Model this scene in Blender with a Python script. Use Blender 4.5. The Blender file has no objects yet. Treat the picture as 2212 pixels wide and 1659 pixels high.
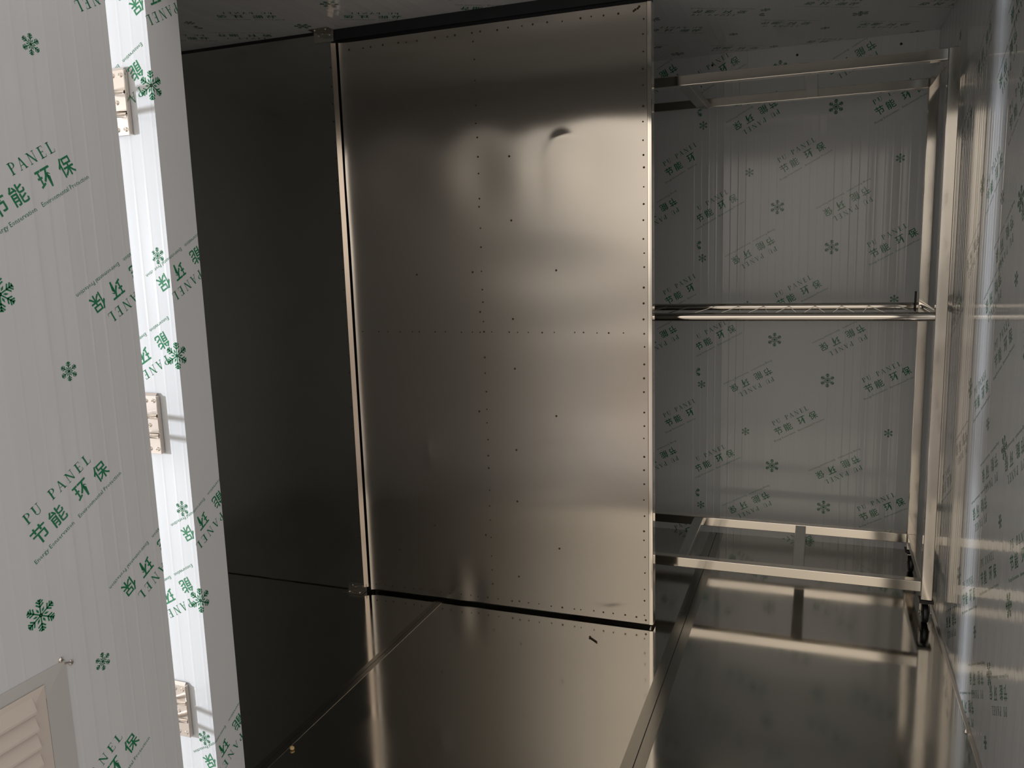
import bpy, bmesh, math, random
from mathutils import Vector, Matrix
random.seed(7)
S = bpy.context.scene
COL = S.collection
R = math.radians

# ------------------------------------------------------------------ camera
CAM_H = 1.4
yaw, pitch, roll, fpx = 0.36074753859407976, 0.1584568954512847, -0.030371532741554196, 1762.4820597590976
F = Vector((-math.sin(yaw)*math.cos(pitch), math.cos(yaw)*math.cos(pitch), -math.sin(pitch)))
Rr = Vector((math.cos(yaw), math.sin(yaw), 0)); U = Rr.cross(F)
rx = Rr*math.cos(roll)+U*math.sin(roll); ux = -Rr*math.sin(roll)+U*math.cos(roll)
cam = bpy.data.cameras.new('camera'); cam_o = bpy.data.objects.new('camera', cam); COL.objects.link(cam_o)
cam_o.matrix_world = Matrix(((rx.x, ux.x, -F.x, 0), (rx.y, ux.y, -F.y, 0), (rx.z, ux.z, -F.z, CAM_H), (0, 0, 0, 1)))
cam.sensor_width = 36; cam.sensor_fit = 'HORIZONTAL'; cam.lens = fpx/2212*36; cam.clip_start = .02
S.camera = cam_o

# ------------------------------------------------------------------ world: daylit work hall around the cold room
W = bpy.data.worlds.new('hall_daylight'); S.world = W; W.use_nodes = True
wn = W.node_tree; wn.nodes.clear()
def N(t, ty, **kw):
    n = t.nodes.new(ty)
    for k, v in kw.items(): setattr(n, k, v)
    return n
def link(t, a, b): t.links.new(a, b)
tc = N(wn, 'ShaderNodeTexCoord'); sp = N(wn, 'ShaderNodeSeparateXYZ'); link(wn, tc.outputs['Generated'], sp.inputs[0])
mr = N(wn, 'ShaderNodeMapRange', interpolation_type='SMOOTHSTEP'); link(wn, sp.outputs['Y'], mr.inputs[0])
mr.inputs[1].default_value = -.35; mr.inputs[2].default_value = -.85
mr.inputs[3].default_value = 0; mr.inputs[4].default_value = 1
mx = N(wn, 'ShaderNodeMix', data_type='RGBA'); link(wn, mr.outputs[0], mx.inputs[0])
mx.inputs[6].default_value = (.80, .745, .73, 1); mx.inputs[7].default_value = (1.08, .98, .86, 1)
mz0 = N(wn, 'ShaderNodeMapRange'); link(wn, sp.outputs['Z'], mz0.inputs[0]); mz0.inputs[1].default_value = -.5; mz0.inputs[2].default_value = .5
mz = N(wn, 'ShaderNodeValToRGB'); link(wn, mz0.outputs[0], mz.inputs[0])
for k, (z_, v_) in enumerate(((-.5, .6), (-.3, .8), (-.2, .92), (-.165, .60), (-.12, 1.02), (-.085, .48), (-.045, .58), (0, 1.02), (.12, 1.12), (.4, 1.05))):
    e_ = mz.color_ramp.elements[k] if k < 2 else mz.color_ramp.elements.new(z_+.5)
    e_.position = z_+.5; e_.color = (v_*.8, v_*.8, v_*.8, 1)
mm = N(wn, 'ShaderNodeMix', data_type='RGBA', blend_type='MULTIPLY'); mm.inputs[0].default_value = 1
link(wn, mx.outputs[2], mm.inputs[6]); link(wn, mz.outputs[0], mm.inputs[7])
wz = N(wn, 'ShaderNodeTexNoise'); wz.inputs['Scale'].default_value = 3.2; wz.inputs['Detail'].default_value = 1.5; link(wn, tc.outputs['Generated'], wz.inputs['Vector'])
wr = N(wn, 'ShaderNodeMapRange'); link(wn, wz.outputs[0], wr.inputs[0]); wr.inputs[1].default_value = .35; wr.inputs[2].default_value = .65; wr.inputs[3].default_value = .95; wr.inputs[4].default_value = 1.42
bg = N(wn, 'ShaderNodeBackground'); link(wn, mm.outputs[2], bg.inputs[0]); link(wn, wr.outputs[0], bg.inputs[1])
wo = N(wn, 'ShaderNodeOutputWorld'); link(wn, bg.outputs[0], wo.inputs[0])

# daylight from a hall window far to the left; reaches the jamb and the right wall through the gap beside the door leaf
la = bpy.data.lights.new('hall_window_light', 'AREA'); la.shape = 'RECTANGLE'; la.size = .22; la.size_y = .5
la.energy = 305; la.color = (.90, .93, 1.0)
lo = bpy.data.objects.new('hall_window_light', la); COL.objects.link(lo)
lo.location = (-5.4, -1.12, 1.4)
lo.rotation_euler = (Vector((-1.42, 1.45, 1.4))-lo.location).to_track_quat('-Z', 'Y').to_euler()

S.view_settings.view_transform = 'Standard'; S.view_settings.look = 'None'
S.view_settings.exposure = 0; S.view_settings.gamma = 1; S.view_settings.use_curve_mapping = False

# ------------------------------------------------------------------ room numbers (metres)
XR, YB, ZC, XW = .445, 3.985, 2.265, -3.0        # right wall, back wall, ceiling, left wall
Y0, Y1, XJ, ZL = 1.503, 1.603, -1.3995, 2.03     # front wall outer / inner face, left jamb, lintel height
XLEAF, YLEAF = -1.366, 1.359                     # door leaf inner face, its hinge-side edge
YP = 2.86                                        # steel partition plane

# ------------------------------------------------------------------ materials
def principled(name, base, rough, metal=0, spec=.5):
    m = bpy.data.materials.new(name); m.use_nodes = True
    b = m.node_tree.nodes['Principled BSDF']
    b.inputs['Base Color'].default_value = (*base, 1); b.inputs['Roughness'].default_value = rough
    b.inputs['Metallic'].default_value = metal; b.inputs['Specular IOR Level'].default_value = spec
    return m, b
def math_(t, op, a, b=None, c=None):
    n = N(t, 'ShaderNodeMath', operation=op)
    for i, v in enumerate((a, b, c)):
        if v is None: continue
        if isinstance(v, (int, float)): n.inputs[i].default_value = v
        else: link(t, v, n.inputs[i])
    return n.outputs[0]
def rib_bump(t, b, axis, strength, coat=False):
    """fine vertical micro-ribs of the sandwich panel skin plus slow unevenness"""
    tc = N(t, 'ShaderNodeTexCoord'); s = N(t, 'ShaderNodeSeparateXYZ'); link(t, tc.outputs['Object'], s.inputs[0])
    u = s.outputs[axis]
    p = math_(t, 'PINGPONG', u, .017); p = math_(t, 'DIVIDE', p, .017)
    g = math_(t, 'SMOOTH_MAX', math_(t, 'SUBTRACT', p, .72), 0, .12)
    w = math_(t, 'MULTIPLY', math_(t, 'SINE', math_(t, 'MULTIPLY', u, 74)), .22)
    nz = N(t, 'ShaderNodeTexNoise', noise_dimensions='1D'); nz.inputs['Scale'].default_value = 11; nz.inputs['Detail'].default_value = 2
    link(t, u, nz.inputs['W'])
    h = math_(t, 'ADD', math_(t, 'ADD', g, w), math_(t, 'MULTIPLY', nz.outputs[0], 1.6 if axis == 'X' else .5))
    bp = N(t, 'ShaderNodeBump'); bp.inputs['Strength'].default_value = strength; bp.inputs['Distance'].default_value = .0012
    link(t, h, bp.inputs['Height']); link(t, bp.outputs[0], b.inputs['Normal'])
    return bp
PANEL, INK = {}, {}
for ax in ('X', 'Y'):
    m, b = principled('film_covered_panel_'+ax, (.63, .65, .665), {'X': .12, 'Y': .08}[ax], 0, .6)
    rib_bump(m.node_tree, b, ax, {'X': .8, 'Y': .55}[ax]); PANEL[ax] = m
    m, b = principled('green_film_print_'+ax, (.02, .19, .085), .13, 0, .6)
    rib_bump(m.node_tree, b, ax, .55); INK[ax] = m
def metal(name, base, rough, noise=0, scale=30, aniso=0, wav=0, wscale=2):
    m, b = principled(name, base, rough, 1)
    t = m.node_tree
    tc = N(t, 'ShaderNodeTexCoord')
    if noise:
        nz = N(t, 'ShaderNodeTexNoise'); nz.inputs['Scale'].default_value = scale; nz.inputs['Detail'].default_value = 5
        link(t, tc.outputs['Object'], nz.inputs['Vector'])
        r = N(t, 'ShaderNodeMapRange'); link(t, nz.outputs[0], r.inputs[0]); r.inputs[1].default_value = .3; r.inputs[2].default_value = .7
        r.inputs[3].default_value = rough-noise; r.inputs[4].default_value = rough+noise; link(t, r.outputs[0], b.inputs['Roughness'])
    if wav:
        n2 = N(t, 'ShaderNodeTexNoise'); n2.inputs['Scale'].default_value = wscale; n2.inputs['Detail'].default_value = 1
        link(t, tc.outputs['Object'], n2.inputs['Vector'])
        bp = N(t, 'ShaderNodeBump'); bp.inputs['Strength'].default_value = 1; bp.inputs['Distance'].default_value = wav
        link(t, n2.outputs[0], bp.inputs['Height']); link(t, bp.outputs[0], b.inputs['Normal'])
    if aniso:
        b.inputs['Anisotropic'].default_value = aniso
        cv = N(t, 'ShaderNodeCombineXYZ'); cv.inputs[0].default_value = 1; link(t, cv.outputs[0], b.inputs['Tangent'])
    return m
M = {}
M['steel'] = metal('partition_stainless', (.62, .575, .52), .19, 0, 9, 1.0)
M['steel_floor'] = metal('floor_stainless', (.56, .54, .50), .10, .03, 5)
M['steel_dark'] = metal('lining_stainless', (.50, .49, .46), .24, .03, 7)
M['rack'] = metal('rack_stainless', (.74, .69, .62), .09, 0, 5, 0, .0006, 6)
M['tube'] = metal('polished_tube', (.82, .77, .70), .07)
M['hinge'] = metal('hinge_stainless', (.78, .72, .66), .22)
M['strip'] = metal('edge_strip_stainless', (.56, .48, .41), .16)
M['seam'] = metal('seam_strip_metal', (.36, .345, .31), .24)
M['trim'] = metal('corner_trim_metal', (.85, .80, .75), .35)
M['black'] = principled('black_gap', (.012, .012, .014), .5)[0]
M['rubber'] = principled('black_rubber', (.01, .01, .01), .35)[0]
M['rail_black'] = principled('black_rail', (.016, .018, .022), .55)[0]
M['weld'] = principled('rusty_weld_spot', (.045, .025, .012), .6)[0]
M['ivory'] = principled('ivory_vent', (.62, .56, .50), .4)[0]
M['ventgrey'] = principled('grey_vent_flange', (.50, .50, .48), .4)[0]
M['concrete'] = principled('hall_concrete', (.50, .46, .41), .8)[0]
M['crumb'] = principled('yellow_foam_crumb', (.6, .42, .2), .8)[0]

# ------------------------------------------------------------------ mesh helpers
class MB:
    def __init__(s): s.v = []; s.f = []; s.m = []; s.sm = []
    def face(s, pts, mat=0, smooth=False):
        n = len(s.v); s.v += [tuple(p) for p in pts]; s.f.append(tuple(range(n, n+len(pts)))); s.m.append(mat); s.sm.append(smooth)
    def box(s, x0, x1, y0, y1, z0, z1, mat=0):
        n = len(s.v)
        s.v += [(x, y, z) for z in (z0, z1) for y in (y0, y1) for x in (x0, x1)]
        for f in ((0, 2, 3, 1), (4, 5, 7, 6), (0, 1, 5, 4), (2, 6, 7, 3), (0, 4, 6, 2), (1, 3, 7, 5)):
            s.f.append(tuple(n+i for i in f)); s.m.append(mat); s.sm.append(False)
        return s
    def tube(s, pts, r, seg=12, mat=0, cap=True):
        pts = [Vector(p) for p in pts]; rings = []
        for i, p in enumerate(pts):
            d = (pts[min(i+1, len(pts)-1)]-pts[max(i-1, 0)]).normalized()
            a = d.cross(Vector((0, 0, 1)) if abs(d.z) < .9 else Vector((1, 0, 0))).normalized(); b = d.cross(a)
            n = len(s.v); rings.append(n)
            s.v += [tuple(p+a*math.cos(2*math.pi*k/seg)*r+b*math.sin(2*math.pi*k/seg)*r) for k in range(seg)]
        for q in range(len(rings)-1):
            for k in range(seg):
                k2 = (k+1) % seg
                s.f.append((rings[q]+k, rings[q]+k2, rings[q+1]+k2, rings[q+1]+k)); s.m.append(mat); s.sm.append(True)
        if cap:
            s.face([s.v[rings[0]+k] for k in range(seg)][::-1], mat); s.face([s.v[rings[-1]+k] for k in range(seg)], mat)
        return s
    def lathe(s, c, axis, prof, seg=20, mat=0):
        """prof: list of (radius, along)"""
        c = Vector(c); ax = Vector(axis).normalized(); a = ax.cross(Vector((0, 0, 1)) if abs(ax.z) < .9 else Vector((1, 0, 0))).normalized(); b = ax.cross(a)
        base = len(s.v)
        for r, h in prof:
            for k in range(seg):
                t = 2*math.pi*k/seg; s.v.append(tuple(c+ax*h+(a*math.cos(t)+b*math.sin(t))*r))
        for i in range(len(prof)-1):
            for k in range(seg):
                k2 = (k+1) % seg
                s.f.append((base+i*seg+k, base+i*seg+k2, base+(i+1)*seg+k2, base+(i+1)*seg+k)); s.m.append(mat); s.sm.append(True)
        s.face([s.v[base+k] for k in range(seg)][::-1], mat)
        e = base+(len(prof)-1)*seg; s.face([s.v[e+k] for k in range(seg)], mat)
        return s
    def build(s, name, mats, parent=None, bevel=0, fix=True):
        me = bpy.data.meshes.new(name); me.from_pydata(s.v, [], s.f)
        if not isinstance(mats, (list, tuple)): mats = [mats]
        for m in mats: me.materials.append(m)
        me.polygons.foreach_set('material_index', s.m); me.polygons.foreach_set('use_smooth', s.sm)
        if fix:
            bm = bmesh.new(); bm.from_mesh(me); bmesh.ops.recalc_face_normals(bm, faces=bm.faces); bm.to_mesh(me); bm.free()
        me.update()
        o = bpy.data.objects.new(name, me); COL.objects.link(o)
        if parent: o.parent = parent; o.matrix_parent_inverse = parent.matrix_basis.inverted()
        if bevel:
            b = o.modifiers.new('bevel', 'BEVEL'); b.width = bevel; b.segments = 2; b.limit_method = 'ANGLE'
        return o
def thing(name, label, cat, loc=(0, 0, 0), group=None):
    o = bpy.data.objects.new(name, None); COL.objects.link(o); o.location = loc; o.empty_display_size = .1
    o['label'] = label; o['category'] = cat
    if group: o['group'] = group
    return o
def tag(o, label, cat, group=None):
    o['label'] = label; o['category'] = cat
    if group: o['group'] = group
    return o
def struct(o): o['kind'] = 'structure'; return o

# ------------------------------------------------------------------ the green print on the protective film
def text_polys(txt, size, bold=0, res=2, x0=0, y0=0, width=None, height=None):
    cu = bpy.data.curves.new('t', 'FONT'); cu.body = txt; cu.size = size; cu.offset = bold; cu.resolution_u = res
    ob = bpy.data.objects.new('t', cu); COL.objects.link(ob)
    dg = bpy.context.evaluated_depsgraph_get(); dg.update()
    ev = ob.evaluated_get(dg); me = ev.to_mesh()
    bm = bmesh.new(); bm.from_mesh(me); bmesh.ops.triangulate(bm, faces=bm.faces)
    tris = [[(v.co.x, v.co.y) for v in f.verts] for f in bm.faces]
    bm.free(); ev.to_mesh_clear(); bpy.data.objects.remove(ob); bpy.data.curves.remove(cu)
    xs = [p[0] for t in tris for p in t]; ys = [p[1] for t in tris for p in t]
    if not xs: return []
    ax, bx, ay, by = min(xs), max(xs), min(ys), max(ys)
    sx = (width/(bx-ax)) if width else 1; sy = (height/(by-ay)) if height else sx
    return [[(x0+(p[0]-ax)*sx, y0+(p[1]-(ay if height else 0))*sy) for p in t] for t in tris]
def bar(x0, y0, x1, y1, w):
    d = math.hypot(x1-x0, y1-y0); nx, ny = -(y1-y0)/d*w/2, (x1-x0)/d*w/2
    return [(x0+nx, y0+ny), (x0-nx, y0-ny), (x1-nx, y1-ny), (x1+nx, y1+ny)]
def hb(x0, x1, y, w): return [(x0, y), (x1, y), (x1, y+w), (x0, y+w)]
def arc(cx, cy, rxo, ryo, rxi, ryi, a0, a1, n=9):
    out = []
    for i in range(n):
        t0, t1 = R(a0+(a1-a0)*i/n), R(a0+(a1-a0)*(i+1)/n)
        out.append([(cx+rxi*math.cos(t0), cy+ryi*math.sin(t0)), (cx+rxo*math.cos(t0), cy+ryo*math.sin(t0)), (cx+rxo*math.cos(t1), cy+ryo*math.sin(t1)), (cx+rxi*math.cos(t1), cy+ryi*math.sin(t1))])
    return out
T, K = .05, .15     # thin / thick strokes of the serif capitals (unit cap height)
def stem(x, w, y0=0, y1=1, s=.09): return [[(x, y0), (x+w, y0), (x+w, y1), (x, y1)], hb(x-s, x+w+s, y0, T), hb(x-s, x+w+s, y1-T, T)]
LET = {
 'P': (.62, stem(.12, K)+arc(.3, .74, .33, .26, .2, .225, -90, 90)+[hb(.2, .31, .965, T), hb(.2, .31, .48, T)]),
 'U': (.78, [[(.14, .32), (.14+K, .32), (.14+K, 1), (.14, 1)], hb(.04, .37, 1-T, T), [(.63, .32), (.68, .32), (.68, 1), (.63, 1)], hb(.53, .78, 1-T, T)]+arc(.41, .32, .27, .33, .2, .27, 180, 360, 10)),
 'A': (.74, [bar(.1, 0, .37, 1, .045), bar(.37, 1, .63, 0, .13), hb(.22, .53, .33, T), hb(0, .22, 0, T), hb(.5, .78, 0, T)]),
 'N': (.80, [bar(.15, 0, .15, 1, .045), bar(.15, .97, .66, .05, .13), bar(.68, 0, .68, 1, .045), hb(.03, .27, 0, T), hb(.56, .8, 1-T, T), hb(.0, .2, 1-T, T)]),
 'E': (.64, stem(.12, K)+[hb(.2, .58, 0, T), hb(.2, .55, 1-T, T), hb(.2, .45, .49, T), bar(.57, 0, .62, .24, .035), bar(.55, 1, .555, .8, .035), bar(.45, .42, .45, .6, .03)]),
 'L': (.62, stem(.12, K)+[hb(.2, .56, 0, T), bar(.56, 0, .61, .26, .035)]),
}
BLOCK = []
for ch, x in (('P', .0), ('U', .0205), ('P', .065), ('A', .0865), ('N', .1115), ('E', .1385), ('L', .161)):
    w, polys = LET[ch]; k = .0215
    BLOCK += [[(x-.001+px*k*1.12, .0525+py*k) for px, py in q] for q in polys]
for ch, x in (('节', -.010), ('能', .037), ('环', .107), ('保', .1615)):
    BLOCK += text_polys(ch, 1, .013, 2, x, .002, .0365, .037)
BLOCK += text_polys('Energy Eonservation', 1, .0, 1, -.032, -.0205, .105)
BLOCK += text_polys('Environmental Protection', 1, .0, 1, .088, -.0205, .128)
PART = [q for q in BLOCK if (min(p[0] for p in q) > .031 and q[0][1] < .046 and q[0][1] > -.004) or (q[0][1] > .046 and min(p[0] for p in q) > .058) or (q[0][1] < -.004 and min(p[0] for p in q) > .006)]
def snow(r):
    out = []
    for k in range(6):
        a = R(60*k+30); c, s_ = math.cos(a), math.sin(a)
        arm = [bar(.05, 0, 1, 0, .09)]
        for d, l in ((.52, .33), (.72, .3), (.88, .16)):
            for sg in (-1, 1): arm.append(bar(d, 0, d+l*.62, sg*l*.78, .095))
        out += [[((x*c-y*s_)*r, (x*s_+y*c)*r) for x, y in q] for q in arm]
        a2 = a+R(30); c, s_ = math.cos(a2), math.sin(a2)
        out.append([((x*c-y*s_)*r, (x*s_+y*c)*r) for x, y in ((.2, 0), (.36, -.075), (.56, 0), (.36, .075))])
    out.append([(math.cos(R(60*k))*.13*r, math.sin(R(60*k))*.13*r) for k in range(6)])
    return out
MOTIF = {'T': BLOCK, 'B': snow(.0315), 'S': snow(.019)}
TILT = R(28.5)
def motif_polys(kind, u, z, inv=False, anchor=(.096, .024)):
    if kind in 'TH':
        a = TILT+(math.pi if inv else 0); c, s_ = math.cos(a), math.sin(a); ax, ay = anchor
        return [[(u+(x-ax)*c-(y-ay)*s_, z+(x-ax)*s_+(y-ay)*c) for x, y in q] for q in (BLOCK if kind == 'T' else PART)]
    return [[(u+x, z+y) for x, y in q] for q in MOTIF[kind]]
def clip(poly, axis, val, keep_less):
    out = []; n = len(poly)
    for i in range(n):
        a, b = poly[i], poly[(i+1) % n]
        ia = (a[axis] <= val) == keep_less; ib = (b[axis] <= val) == keep_less
        if ia: out.append(a)
        if ia != ib:
            t = (val-a[axis])/(b[axis]-a[axis]); out.append((a[0]+t*(b[0]-a[0]), a[1]+t*(b[1]-a[1])))
    return out
def print_film(mb, placements, rect, to3d, mat):
    u0, u1, z0, z1 = rect
    for pl in placements:
        for q in motif_polys(*pl):
            us = [p[0] for p in q]; zs = [p[1] for p in q]
            if max(us) < u0 or min(us) > u1 or max(zs) < z0 or min(zs) > z1: continue
            if min(us) < u0: q = clip(q, 0, u0, False)
            if q and max(us) > u1: q = clip(q, 0, u1, True)
            if q and min(zs) < z0: q = clip(q, 1, z0, False)
            if q and max(zs) > z1: q = clip(q, 1, z1, True)
            if len(q) > 2: mb.face([to3d(*p) for p in q], mat)
PER = .6065
def column(kind, u, z, z0, z1, *rest):
    z -= math.floor((z-z0+.15)/PER)*PER; out = []
    while z < z1+.15: out.append((kind, u, z, *rest)); z += PER
    return out
def sheet(u_off, z0, z1, zoff=0):
    """print of one full width panel, u measured from its left edge"""
    o = []
    for k, u, z, r in (('B', -.007, .806, ()), ('S', .028, .745, ()), ('T', .09, .977, (False,)), ('S', .237, .521, ()), ('T', .258, .77, (True,)), ('B', .362, .966, ()),
                       ('T', .464, .576, (False,)), ('B', .598, .779, ()), ('T', .654, .973, (True,)), ('T', .850, .793, (False,)), ('S', .863, .543, ())):
        o += column(k, u_off+u, z+zoff, z0, z1, *r)
    return o
def add_wall_face(mb, u0, u1, z0, z1, to3d, placements, ink=1, eps=.0003):
    mb.face([to3d(u0, z0, 0), to3d(u1, z0, 0), to3d(u1, z1, 0), to3d(u0, z1, 0)], 0)
    print_film(mb, placements, (u0, u1, z0, z1), lambda u, z: to3d(u, z, eps), ink)

# ------------------------------------------------------------------ the setting
T_ = .1
# back wall: two film covered panels meeting at a seam
mb = MB(); SEAM = -.547
mb.box(XW-T_, XR+T_, YB+.0005, YB+T_, -.05, ZC+T_)
f3 = lambda u, z, e: (u, YB-e-.0005, z)
add_wall_face(mb, SEAM+.001, XR, 0, ZC, f3, sheet(SEAM, 0, ZC))
add_wall_face(mb, SEAM-.98, SEAM-.001, 0, ZC, f3, column('T', -.600, 1.20, 0, ZC, False)+column('T', -.735, .36, 0, ZC, True)+sheet(SEAM-1.9, 0, ZC)[:0]+column('S', -.93, .5, 0, ZC))
for px, pz in ((.3, 2.225), (-.115, 2.225), (-.48, 2.22)):      # rivets of the corner angle under the ceiling
    mb.lathe((px, YB, pz), (0, -1, 0), [(.006, 0), (.0045, .003)], 8, 2)
struct(mb.build('wall_back', [PANEL['X'], INK['X'], M['black']], fix=False))
# right wall
mb = MB(); mb.box(XR+.0005, XR+T_, Y0, YB+T_, -.05, ZC+T_)
f3 = lambda u, z, e: (XR-e, -u, z)
pl = []
for base in (-YB, -YB+.98, -YB+1.96): pl += sheet(base+.18, 0, ZC, 0.10)
PLR = []
for k, u, z, r in (('B', -2.282, 1.492, ()), ('B', -2.121, .539, ()), ('S', -2.272, .697, ()), ('T', -2.045, .69, (False,)), ('T', -2.37, .52, (False,)), ('T', -2.17, .89, (True,)), ('T', -2.62, .96, (False,)),
                   ('T', -2.54, 1.25, (True,)), ('S', -2.50, .90, ()), ('T', -2.44, .18, (True,)), ('T', -2.9, .75, (True,)), ('B', -2.80, .95, ()), ('T', -3.15, .55, (False,)), ('S', -3.4, .9, ()), ('T', -3.5, .65, (True,)), ('T', -1.8, .5, (False,))):
    PLR += column(k, u, z, 0, ZC, *r)
add_wall_face(mb, -YB, -Y1, 0, ZC, f3, PLR)
struct(mb.build('wall_right', [PANEL['Y'], INK['Y']], fix=False))
# left wall (behind the lining, out of the photo)
mb = MB(); mb.box(XW-T_, XW, Y0, YB, -.05, ZC+T_); struct(mb.build('wall_left', PANEL['Y']))
# ceiling
mb = MB(); mb.box(XW-T_, XR+T_, Y0, YB+T_, ZC+.0005, ZC+T_)
f3 = lambda u, z, e: (u, z, ZC-e)
for a, b in ((-3.0, -2.2), (-2.2, -1.22), (-1.22, -.24), (-.24, XR)):
    add_wall_face(mb, a+.001, b-.001, Y1, YB, f3, sheet(a, Y1, YB, .2+a*.1))
struct(mb.build('ceiling', [PANEL['X'], INK['X']], fix=False))
# floor of stainless sheets
mb = MB(); mb.box(XW-T_, XR+T_, Y0, YB+T_, -.05, 0); struct(mb.build('floor', M['steel_floor']))
mb = MB(); mb.box(-9, 6, -7, Y0-.002, -.12, -.06); struct(mb.build('ground', M['concrete']))
# floor seams and corner trim
mb = MB()
mb.box(-1.442, -1.4255, 1.62, 2.85, 0, .0012); mb.box(-1.4235, -1.406, 1.62, 2.85, 0, .0012); mb.box(-1.4255, -1.4235, 1.62, 2.85, 0, .0004, 1)
struct(mb.build('trim_1', [M['seam'], M['black']]))
mb = MB()
mb.box(-.474, -.4415, 1.62, YB, 0, .0012); mb.box(-.4385, -.408, 1.62, YB, 0, .0012); mb.box(-.4415, -.4385, 1.62, YB, 0, .0004, 1)
struct(mb.build('trim_2', [M['seam'], M['black']]))
mb = MB(); mb.face([(XR-.007, Y1, .0008), (XR-.0005, Y1, .007), (XR-.0005, YB, .007), (XR-.007, YB, .0008)])
mb.box(XR-.010, XR-.0005, Y1, YB, 0, .0008); mb.lathe((XR-.012, 2.47, 0), (0, 0, 1), [(.006, 0), (.003, .008)], 7)
struct(mb.build('trim_3', M['trim']))
# black angle closing the joint between ceiling and steel partition
mb = MB(); mb.box(-1.767, -.548, YP-.004, YP+.03, 2.226, ZC); mb.box(-1.767, -.548, YP+.012, YP+.045, 2.19, 2.236)
struct(mb.build('trim_4', M['rail_black']))
mb = MB(); mb.box(XW, -1.795, YP-.004, YP+.01, 2.252, ZC); struct(mb.build('ceiling_gap_shade', M['black']))  # black filler painted as the dark of the thin gap above the lining panel

# front wall with the door opening
mb = MB()
OR = .40     # right edge of the opening
mb.box(XW-T_, XJ-.0006, Y0+.0006, Y1-.0006, -.05, ZC+T_); mb.box(XJ-.0006, OR, Y0, Y1, ZL, ZC+T_); mb.box(OR, XR+T_, Y0, Y1, -.05, ZC+T_)
# film wraps from the outer face round the corner into the reveal: u = X outside, continues along Y inside
def inv_at(u, z, anc): return column('T', u, z, -.02, ZL, True, anc)
FP = column('B', -1.403, 1.187, -.02, ZL)+column('S', -1.432, .813, -.02, ZL)
FP += column('H', -1.444, 1.221, -.02, ZL, True, (.056, .02))+inv_at(-1.374, 1.384, (.126, .02))
FP += column('T', -1.79, 1.05, -.02, ZL, False)
add_wall_face(mb, XW, XJ, -.05, ZC+T_, lambda u, z, e: (u, Y0-e, z), FP)
add_wall_face(mb, XJ, XJ+(Y1-Y0), -.05, ZL, lambda u, z, e: (XJ+e, Y0+(u-XJ), z), FP, 3)
mb.m = [(2 if (mt == 0 and i == len(mb.m)-1) else mt) for i, mt in enumerate(mb.m)]
struct(mb.build('wall_front', [PANEL['X'], INK['X'], PANEL['Y'], INK['Y']], fix=False))

# ------------------------------------------------------------------ door leaf, opened outward
YN = .60; ZT = 2.09
door = struct(MB().box(XLEAF-.1, XLEAF-.0005, YN, YLEAF, .02, ZT).build('door_1', [PANEL['Y']]))
mb = MB()
LP = column('S', 1.174, 1.199, .02, ZT)+column('B', 1.050, .749, .02, ZT)+column('T', 1.222, .988, .02, ZT, False, (.182, .022))
LP += column('T', 1.260, 1.325, .02, ZT, True, (.182, .022))+column('S', .93, .95, .02, ZT)+column('T', .80, .75, .02, ZT, False)+column('B', .70, 1.1, .02, ZT)
LP += column('T', .9, 1.15, .02, ZT, True)
LP = [p for p in LP if not (p[1] < 1.16 and p[2] < .60)]
add_wall_face(mb, YN, YLEAF, .02, ZT, lambda u, z, e: (XLEAF+e, u, z), LP)
skin = mb.build('door_skin', [PANEL['Y'], INK['Y']], door, fix=False)

# louvre vent low in the leaf
VX = XLEAF+.0006; VY1, VY0, VZ1, VZ0 = 1.088, .70, .640, .20
vent = thing('louvre_vent', 'ivory louvre vent with grey flange, low in the open door leaf', 'vent', (VX, (VY0+VY1)/2, VZ0))
mb = MB(); fl = .052
def frame_ring(mb, y0, y1, z0, z1, w, x0, x1, mat=0):
    # mitred flat ring with a raised inner lip
    o = [(y0, z0), (y1, z0), (y1, z1), (y0, z1)]; i_ = [(y0+w, z0+w), (y1-w, z0+w), (y1-w, z1-w), (y0+w, z1-w)]
    for k in range(4):
        a, b, c, d = o[k], o[(k+1) % 4], i_[(k+1) % 4], i_[k]
        mb.face([(x0+.001, *a), (x0+.001, *b), (x1, *c), (x1, *d)], mat)
        mb.face([(x0, *a), (x0, *b), (x0+.001, *b), (x0+.001, *a)], mat)
        mb.face([(x1, *d), (x1, *c), (x0, *c), (x0, *d)], mat)
frame_ring(mb, VY0, VY1, VZ0, VZ1, fl, VX, VX+.004); mb.build('flange', M['ventgrey'], vent)
mb = MB(); frame_ring(mb, VY0+fl+.0015, VY1-fl-.0015, VZ0+fl-.02, VZ1-fl+.028, .030, VX+.004, VX+.008); mb.build('inner_frame', M['ivory'], vent)
MB().box(VX, VX+.001, VY0+fl, VY1-fl, VZ0+.03, VZ1-.03).build('backing', M['ivory'], vent)
z = VZ0+.05
while z < VZ1-.05:
    mb = MB(); y0, y1 = VY0+fl+.03, VY1-fl-.030
    prof = [(VX+.0012, z+.036), (VX+.004, z+.037), (VX+.015, z+.006), (VX+.0145, z+.001), (VX+.012, z+.001), (VX+.0012, z+.030)]
    for a, b in zip(prof, prof[1:]+prof[:1]): mb.face([(a[0], y0, a[1]), (a[0], y1, a[1]), (b[0], y1, b[1]), (b[0], y0, b[1])])
    mb.face([(p[0], y0, p[1]) for p in prof]); mb.face([(p[0], y1, p[1]) for p in prof])
    mb.build('slat', M['ivory'], vent); z += .036
for y, zz in ((VY1-.009, VZ1+.004), (VY1+.012, VZ1-.012)):
    mb = MB(); mb.lathe((VX, y, zz), (1, 0, 0), [(.0055, 0), (.0055, .002), (.003, .004)], 12); mb.build('screw', M['hinge'], vent)
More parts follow.
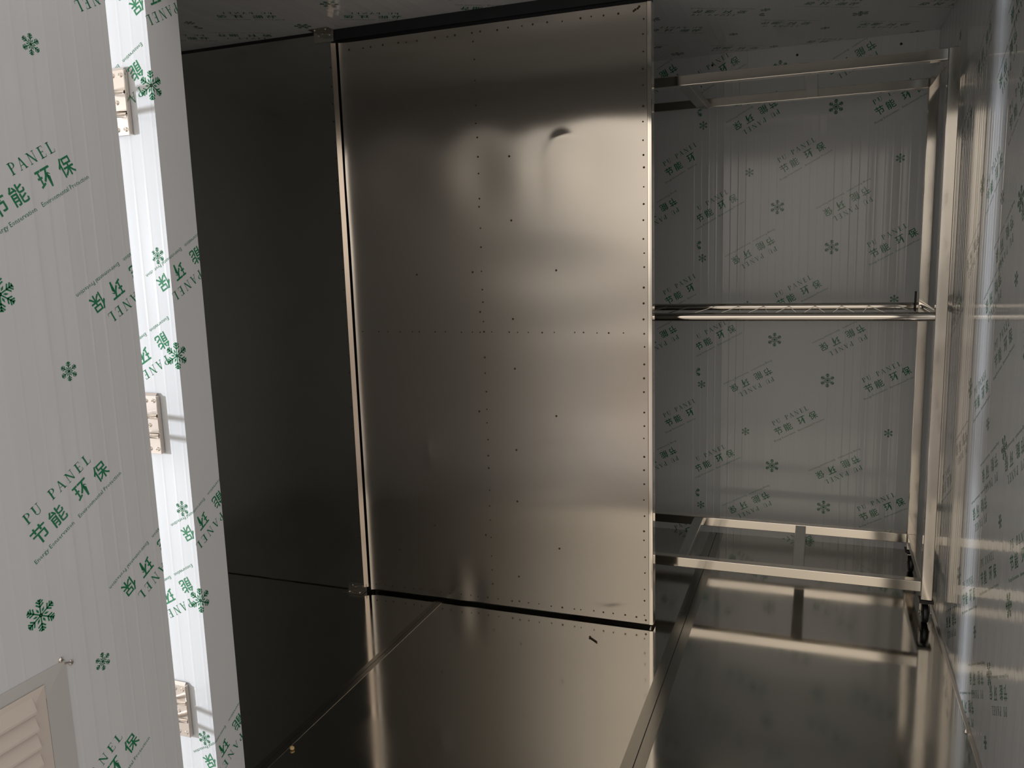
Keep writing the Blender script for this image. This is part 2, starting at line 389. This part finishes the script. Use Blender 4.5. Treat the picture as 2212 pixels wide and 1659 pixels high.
mb = MB(); mb.tube([(VX+.002, VY1-.004, VZ1-.006), (VX+.003, VY1+.010, VZ1-.010)], .002, 6); mb.build('wire_tie', M['hinge'], vent)

# hinges on the jamb
def hinge(zc, label):
    h = .142; x0, x1 = -1.530, -1.466
    t = thing('door_hinge', label, 'hinge', (x0, Y0, zc-h/2), 'hinges on the door jamb')
    yb = Y0-.0006; seg = [zc-h/2, zc-h/2+.045, zc-h/2+.056, zc+h/2-.056, zc+h/2-.045, zc+h/2]
    # base bracket: bent side wall with three raised pads
    mb = MB(); mb.box(x1-.003, x1+.0, yb-.0115, yb, zc-h/2, zc+h/2); mb.box(x0, x1, yb-.003, yb, zc-h/2+.002, zc+h/2-.002)
    mb.build('bracket', M['hinge'], t, .0015)
    for k, (a, b, d) in enumerate(((seg[0], seg[1], .010), (seg[2]-.004, seg[3]+.004, .012), (seg[4], seg[5], .010))):
        mb = MB(); mb.box(x0, x1-.001, yb-d, yb-d+.003, a, b)
        mb.face([(x0, yb-d+.001, b), (x1-.004, yb-d+.001, b), (x1-.004, yb-.004, b+.006), (x0, yb-.004, b+.006)])
        mb.build('pad', M['hinge'], t, .001)
    for q in (zc+.021, zc-.027):
        mb = MB(); mb.tube([(x1-.006, yb-.007, q), (x0+.012, yb-.015, q+.002), (XLEAF-.085, YLEAF+.05, q+.002), (XLEAF-.085, YLEAF+.001, q+.002)], .0065, 10)
        mb.build('knuckle_arm', M['hinge'], t)
    MB().box(XLEAF-.107, XLEAF-.089, YLEAF+.001, YLEAF+.085, zc-.045, zc+.045).build('leaf_plate', M['hinge'], t)  # unseen plate on the leaf edge, added to interrupt the right-wall light streak
    for dx, dz, d in ((-.012, h/2-.012, .010), (-.035, h/2-.012, .010), (-.028, 0, .012), (-.012, -h/2+.012, .010), (-.035, -h/2+.012, .010)):
        mb = MB(); mb.lathe((x1+dx, yb-d, zc+dz), (0, -1, 0), [(.0055, 0), (.005, .002), (.003, .0032), (.0025, .002)], 14); mb.build('screw', M['tube'], t)
    return t
hinge(1.762, 'topmost stainless door hinge on the bright jamb, above the other two')
hinge(1.020, 'middle stainless door hinge on the bright jamb, at waist height')
hinge(.278, 'lowest stainless door hinge on the bright jamb, beside the louvre vent')

# ------------------------------------------------------------------ steel partition
def gauss(x, z, cx, cz, sx, sz): return math.exp(-((x-cx)/sx)**2-((z-cz)/sz)**2)
PX0, PX1, PZ0, PZ1 = -1.740, -.560, .013, 2.212
WK = ((-1.75, -1.1), (-1.53, .7), (-1.33, -1.0), (-1.175, .6), (-1.035, -.5), (-.93, .1), (-.735, 1), (-.56, .6))
def wave(x):
    for (a, va), (b, vb) in zip(WK, WK[1:]):
        if x <= b:
            t = max(0, (x-a)/(b-a)); t = t*t*(3-2*t); return va+(vb-va)*t
    return WK[-1][1]
def dent(x, z):
    y = 0
    y += .0115*math.exp(-(x-PX0)/.018)                                   # lip curling forward at the left edge
    y += .0018*math.sin(2.3*x+1.1)*math.sin(1.9*z+.4)
    y -= .0034*wave(x)*math.exp(-((z-1.69)/.13)**2)                        # oil-canning of the thin sheet
    a, b = (x+.877)*.93+(z-1.800)*.36, -(x+.877)*.36+(z-1.800)*.93        # sharp kink below the lintel reflection
    y += .0011*math.exp(-(a/.045)**2-((b+7*a*a)/.016)**2)
    y += .0030*math.exp(-abs(x+1.446)/.030-((z-.63)/.05)**2)
    y += .0026*gauss(x, z, -1.33, .04, .035, .11)-.0023*gauss(x, z, -1.26, .04, .035, .10)
    y += .0040*gauss(x, z, -.75, .75, .30, .16)-.0030*gauss(x, z, -.95, 1.35, .30, .12)
    y += .0015*math.sin(6*z+2*x)*.5
    return y
part = thing('partition_panel', 'large dented stainless steel panel with rusty weld spots, middle of the room', 'panel', (-1.15, YP, 0))
NX, NZ = 150, 260
mb = MB()
xs = [PX0+(PX1-PX0)*(i/NX)**1.25 if False else PX0+(PX1-PX0)*i/NX for i in range(NX+1)]
xs = sorted(set([PX0+.003*i for i in range(16)]+[x for x in xs if x > PX0+.048]))
zs = [PZ0+(PZ1-PZ0)*i/NZ for i in range(NZ+1)]
base = 0
for z in zs:
    for x in xs: mb.v.append((x, YP-dent(x, z), z))
nx = len(xs)
for j in range(len(zs)-1):
    for i in range(nx-1):
        a = j*nx+i; mb.f.append((a, a+1, a+nx+1, a+nx)); mb.m.append(0); mb.sm.append(True)
# weld spots along edges, the centre stiffener and the cross stiffener
spots = []
def row(p0, p1, step, r, jit=.3, off=.0016):
    L = math.dist(p0, p1); n = int(L/step); 
    for i in range(n+1):
        t = (i+random.uniform(-jit, jit))/n
        spots.append((p0[0]+(p1[0]-p0[0])*t+random.uniform(-off, off), p0[1]+(p1[1]-p0[1])*t+random.uniform(-off, off), r*random.uniform(.75, 1.2)))
row((-.576, .05), (-.572, 2.17), .055, .0036, .2, .002); row((-1.70, 2.185), (-.60, 2.188), .05, .0034, .25, .002); row((-1.72, .036), (-.60, .038), .043, .0034, .25, .002)
row((-1.187, .10), (-1.187, 2.15), .066, .0034, .3, .002); row((-1.70, 1.108), (-.64, 1.108), .05, .003, .3, .001)
for x, z in ((-1.062, 1.748), (-1.062, 1.520), (-1.068, 1.158), (-1.066, .970), (-1.069, .655), (-1.072, .45), (-1.075, .142), (-1.460, 1.330), (-1.225, 1.335), (-.895, 1.335), (-.905, .795), (-1.218, .80), (-1.21, .30), (-1.432, .32), (-.905, .275), (-1.60, .20), (-1.20, 1.185), (-.59, 2.195), (-.572, .028), (-.585, 2.2), (-.598, 2.192)):
    spots.append((x, z, .0042))
for x, z, r in spots:
    c = (x, YP-dent(x, z)-.0003, z)
    mb.lathe((x, YP-dent(x, z), z), (0, -1, 0), [(r, 0), (r*.6, .0009)], 8, 1)
pm = mb.build('sheet', [M['steel'], M['weld']], part, fix=False)
mb = MB(); fr = [(-.560, YP+.0012), (-.5585, YP-.0015), (-.552, YP-.0010), (-.5455, YP+.0003), (-.5445, YP+.004), (-.5445, YP+.045), (-.549, YP+.045), (-.549, YP+.008), (-.560, YP+.008)]
for a, b in zip(fr, fr[1:]+fr[:1]): mb.face([(a[0], a[1], PZ0), (b[0], b[1], PZ0), (b[0], b[1], PZ1+.001), (a[0], a[1], PZ1+.001)])
mb.build('edge_flange', M['tube'], part)
mb = MB(); mb.box(PX0+.01, -.561, YP+.012, YP+.045, PZ0, PZ0+.03); mb.box(PX0+.01, -.561, YP+.012, YP+.045, PZ1-.05, PZ1-.02); mb.box(PX0+.01, PX0+.04, YP+.012, YP+.045, PZ0+.03, PZ1-.05)
mb.box(-1.20, -1.174, YP+.012, YP+.045, PZ0+.03, PZ1-.05); mb.box(PX0+.01, -.561, YP+.046, YP+.047, PZ0, PZ1)
mb.build('stiffener', M['steel_dark'], part)
# dark lining panel to the left of it
lin = thing('lining_panel', 'dark stainless lining panel on the left, between door jamb and dented panel', 'panel', (-2.4, YP, 0))
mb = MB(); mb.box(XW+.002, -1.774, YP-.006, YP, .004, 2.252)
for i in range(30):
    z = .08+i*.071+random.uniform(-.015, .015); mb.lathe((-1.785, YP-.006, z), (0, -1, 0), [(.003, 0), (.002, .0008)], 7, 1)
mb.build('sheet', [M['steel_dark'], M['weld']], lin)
mb = MB(); e = [(-1.7735, YP-.0125), (-1.7575, YP-.0030), (-1.757, YP+.03), (-1.7735, YP+.03)]
for a, b in zip(e, e[1:]+e[:1]): mb.face([(a[0], a[1], .02), (b[0], b[1], .02), (b[0], b[1], 2.215), (a[0], a[1], 2.215)])
mb.build('edge_strip', M['strip'], lin)
mb = MB(); mb.box(-1.7565, -1.7465, YP+.02, YP+.03, .0, 2.25); mb.build('gap_shade_strip', M['black'], lin)  # black strip stands in for the shade inside the open gap
# corner brackets with screws
def bracket(x0, x1, z0, z1, label, flat):
    t = thing('corner_bracket', label, 'bracket', (x0, YP, z0), 'corner brackets')
    mb = MB()
    mb.box(x0, x1, YP-.0085, YP-.0065, z0, z1)
    if flat: mb.box(x0, x1, YP-.05, YP-.0085, z0, z0+.002)
    else: mb.box(x0, x1, YP-.05, YP-.0085, z1-.002, z1)
    mb.build('plate', M['steel'], t, .0006)
    for x in (x0+.02, x1-.018):
        MB().lathe((x, YP-.0085, (z0+z1)/2+.004), (0, -1, 0), [(.005, 0), (.003, .003)], 10).build('screw', M['tube'], t)
        zz = z0+.002 if flat else z1-.002
        MB().lathe((x, YP-.034, zz), (0, 0, 1 if flat else -1), [(.005, 0), (.003, .003)], 10).build('screw', M['tube'], t)
bracket(-1.848, -1.762, 2.222, ZC-.0006, 'small steel corner bracket under the ceiling, at the top of the dark lining panel', False)
bracket(-1.853, -1.765, .0006, .032, 'small steel corner bracket on the floor, at the foot of the dark lining panel', True)

# ------------------------------------------------------------------ rack on casters
rk = thing('trolley_rack', 'stainless steel rack trolley on black casters, behind the dented panel', 'rack', (-.27, 3.45, 0))
RX0, RX1, RY0, RY1, RB, RT = -.955, .422, 3.17, 3.74, .097, 2.030
w = .038
def sq(name, *b, mat=M['rack']): return MB().box(*b).build(name, mat, rk, .0025)
for x in (RX0, RX1-w):
    for y in (RY0, RY1-w): sq('post', x, x+w, y, y+w, RB, RT)
for y in (RY0, RY1-w):
    sq('top_rail', RX0+w, RX1-w, y+.001, y+w, RT-w, RT-.001)
    sq('bottom_rail', RX0+w, RX1-w, y+.001, y+w, .128, .168)
    mb = MB(); mb.tube([(RX0+w-.002, y+w/2, 1.138), (RX1-w+.002, y+w/2, 1.138)], .0165, 20); mb.build('shelf_tube', M['tube'], rk)
for z0, z1, n in ((RT-w, RT-.001, 'top_side_rail'), (.128, .168, 'bottom_side_rail')):
    for x in (RX0, RX1-w): sq(n, x+.001, x+w-.001, RY0+w, RY1-w, z0, z1)
    for x in (-.512, -.066): sq('cross_bar', x, x+.043, RY0+w, RY1-w, z0+.002, z1-.002, mat=M['steel_dark'])
for x in (RX0, RX1-w):
    mb = MB(); mb.tube([(x+w/2, RY0+w-.002, 1.138), (x+w/2, RY1-w+.002, 1.138)], .0165, 16); mb.build('side_tube', M['tube'], rk)
pts = []; x = RX0+.06; k = 0
while x < RX1-.06:
    pts.append((x, (RY0+.042) if k % 2 == 0 else (RY1-.045), 1.142)); x += .052; k += 1
mb = MB(); mb.tube(pts, .0022, 6); mb.build('zigzag_wire', M['tube'], rk)
MB().tube([(RX1-w-.012, RY1-w-.004, 1.20), (RX1-w-.012, RY1-w-.004, 1.10)], .004, 8).build('hook', M['rubber'], rk)
for x in (RX0+w/2, RX1-w/2):
    for y in (RY0+w/2, RY1-w/2):
        yo = y+(.012 if y < 3.4 else -.012)
        mb = MB(); mb.tube([(x, y, .078), (x, y, .110)], .010, 12); mb.box(x-.024, x+.024, y-.024, y+.024, .086, .0965)
        cs = mb.build('caster', M['rubber'], rk)
        mb = MB()
        for sx in (-1, 1): mb.box(x+sx*.0155-.0015, x+sx*.0155+.0015, yo-.018, yo+.018, .030, .080)
        mb.box(x-.017, x+.017, yo-.020, yo+.020, .078, .084); mb.build('fork', M['steel_dark'], cs, .001)
        mb = MB(); mb.lathe((x-.011, yo, .0385), (1, 0, 0), [(.030, 0), (.036, .002), (.0384, .006), (.0384, .016), (.036, .020), (.030, .022)], 28); mb.build('wheel', M['rubber'], cs)
        mb = MB(); mb.lathe((x-.020, yo, .0385), (1, 0, 0), [(.006, 0), (.006, .003), (.004, .003), (.004, .037), (.006, .037), (.006, .040)], 12); mb.build('axle_bolt', M['tube'], cs)

# ------------------------------------------------------------------ small things lying on the floor
mb = MB(); a, b = Vector((-.751, 2.72, .0028)), Vector((-.713, 2.687, .0028))
d = (b-a).normalized(); mb.lathe(a, d, [(.0045, 0), (.0045, .0012), (.0022, .003), (.0022, .044), (.0003, .05)], 10)
tag(mb.build('loose_screw', M['weld']), 'dark screw lying on the steel floor in front of the dented panel', 'screw')
bmm = bmesh.new(); bmesh.ops.create_icosphere(bmm, subdivisions=2, radius=.007)
for v in bmm.verts: v.co = v.co*random.uniform(.75, 1.15); v.co.z *= .7
me = bpy.data.meshes.new('foam_crumb'); bmm.to_mesh(me); bmm.free(); me.materials.append(M['crumb'])
o = bpy.data.objects.new('foam_crumb', me); COL.objects.link(o); o.location = (-1.392, 1.795, .0055)
tag(o, 'tiny yellowish foam crumb beside the left floor seam', 'crumb')
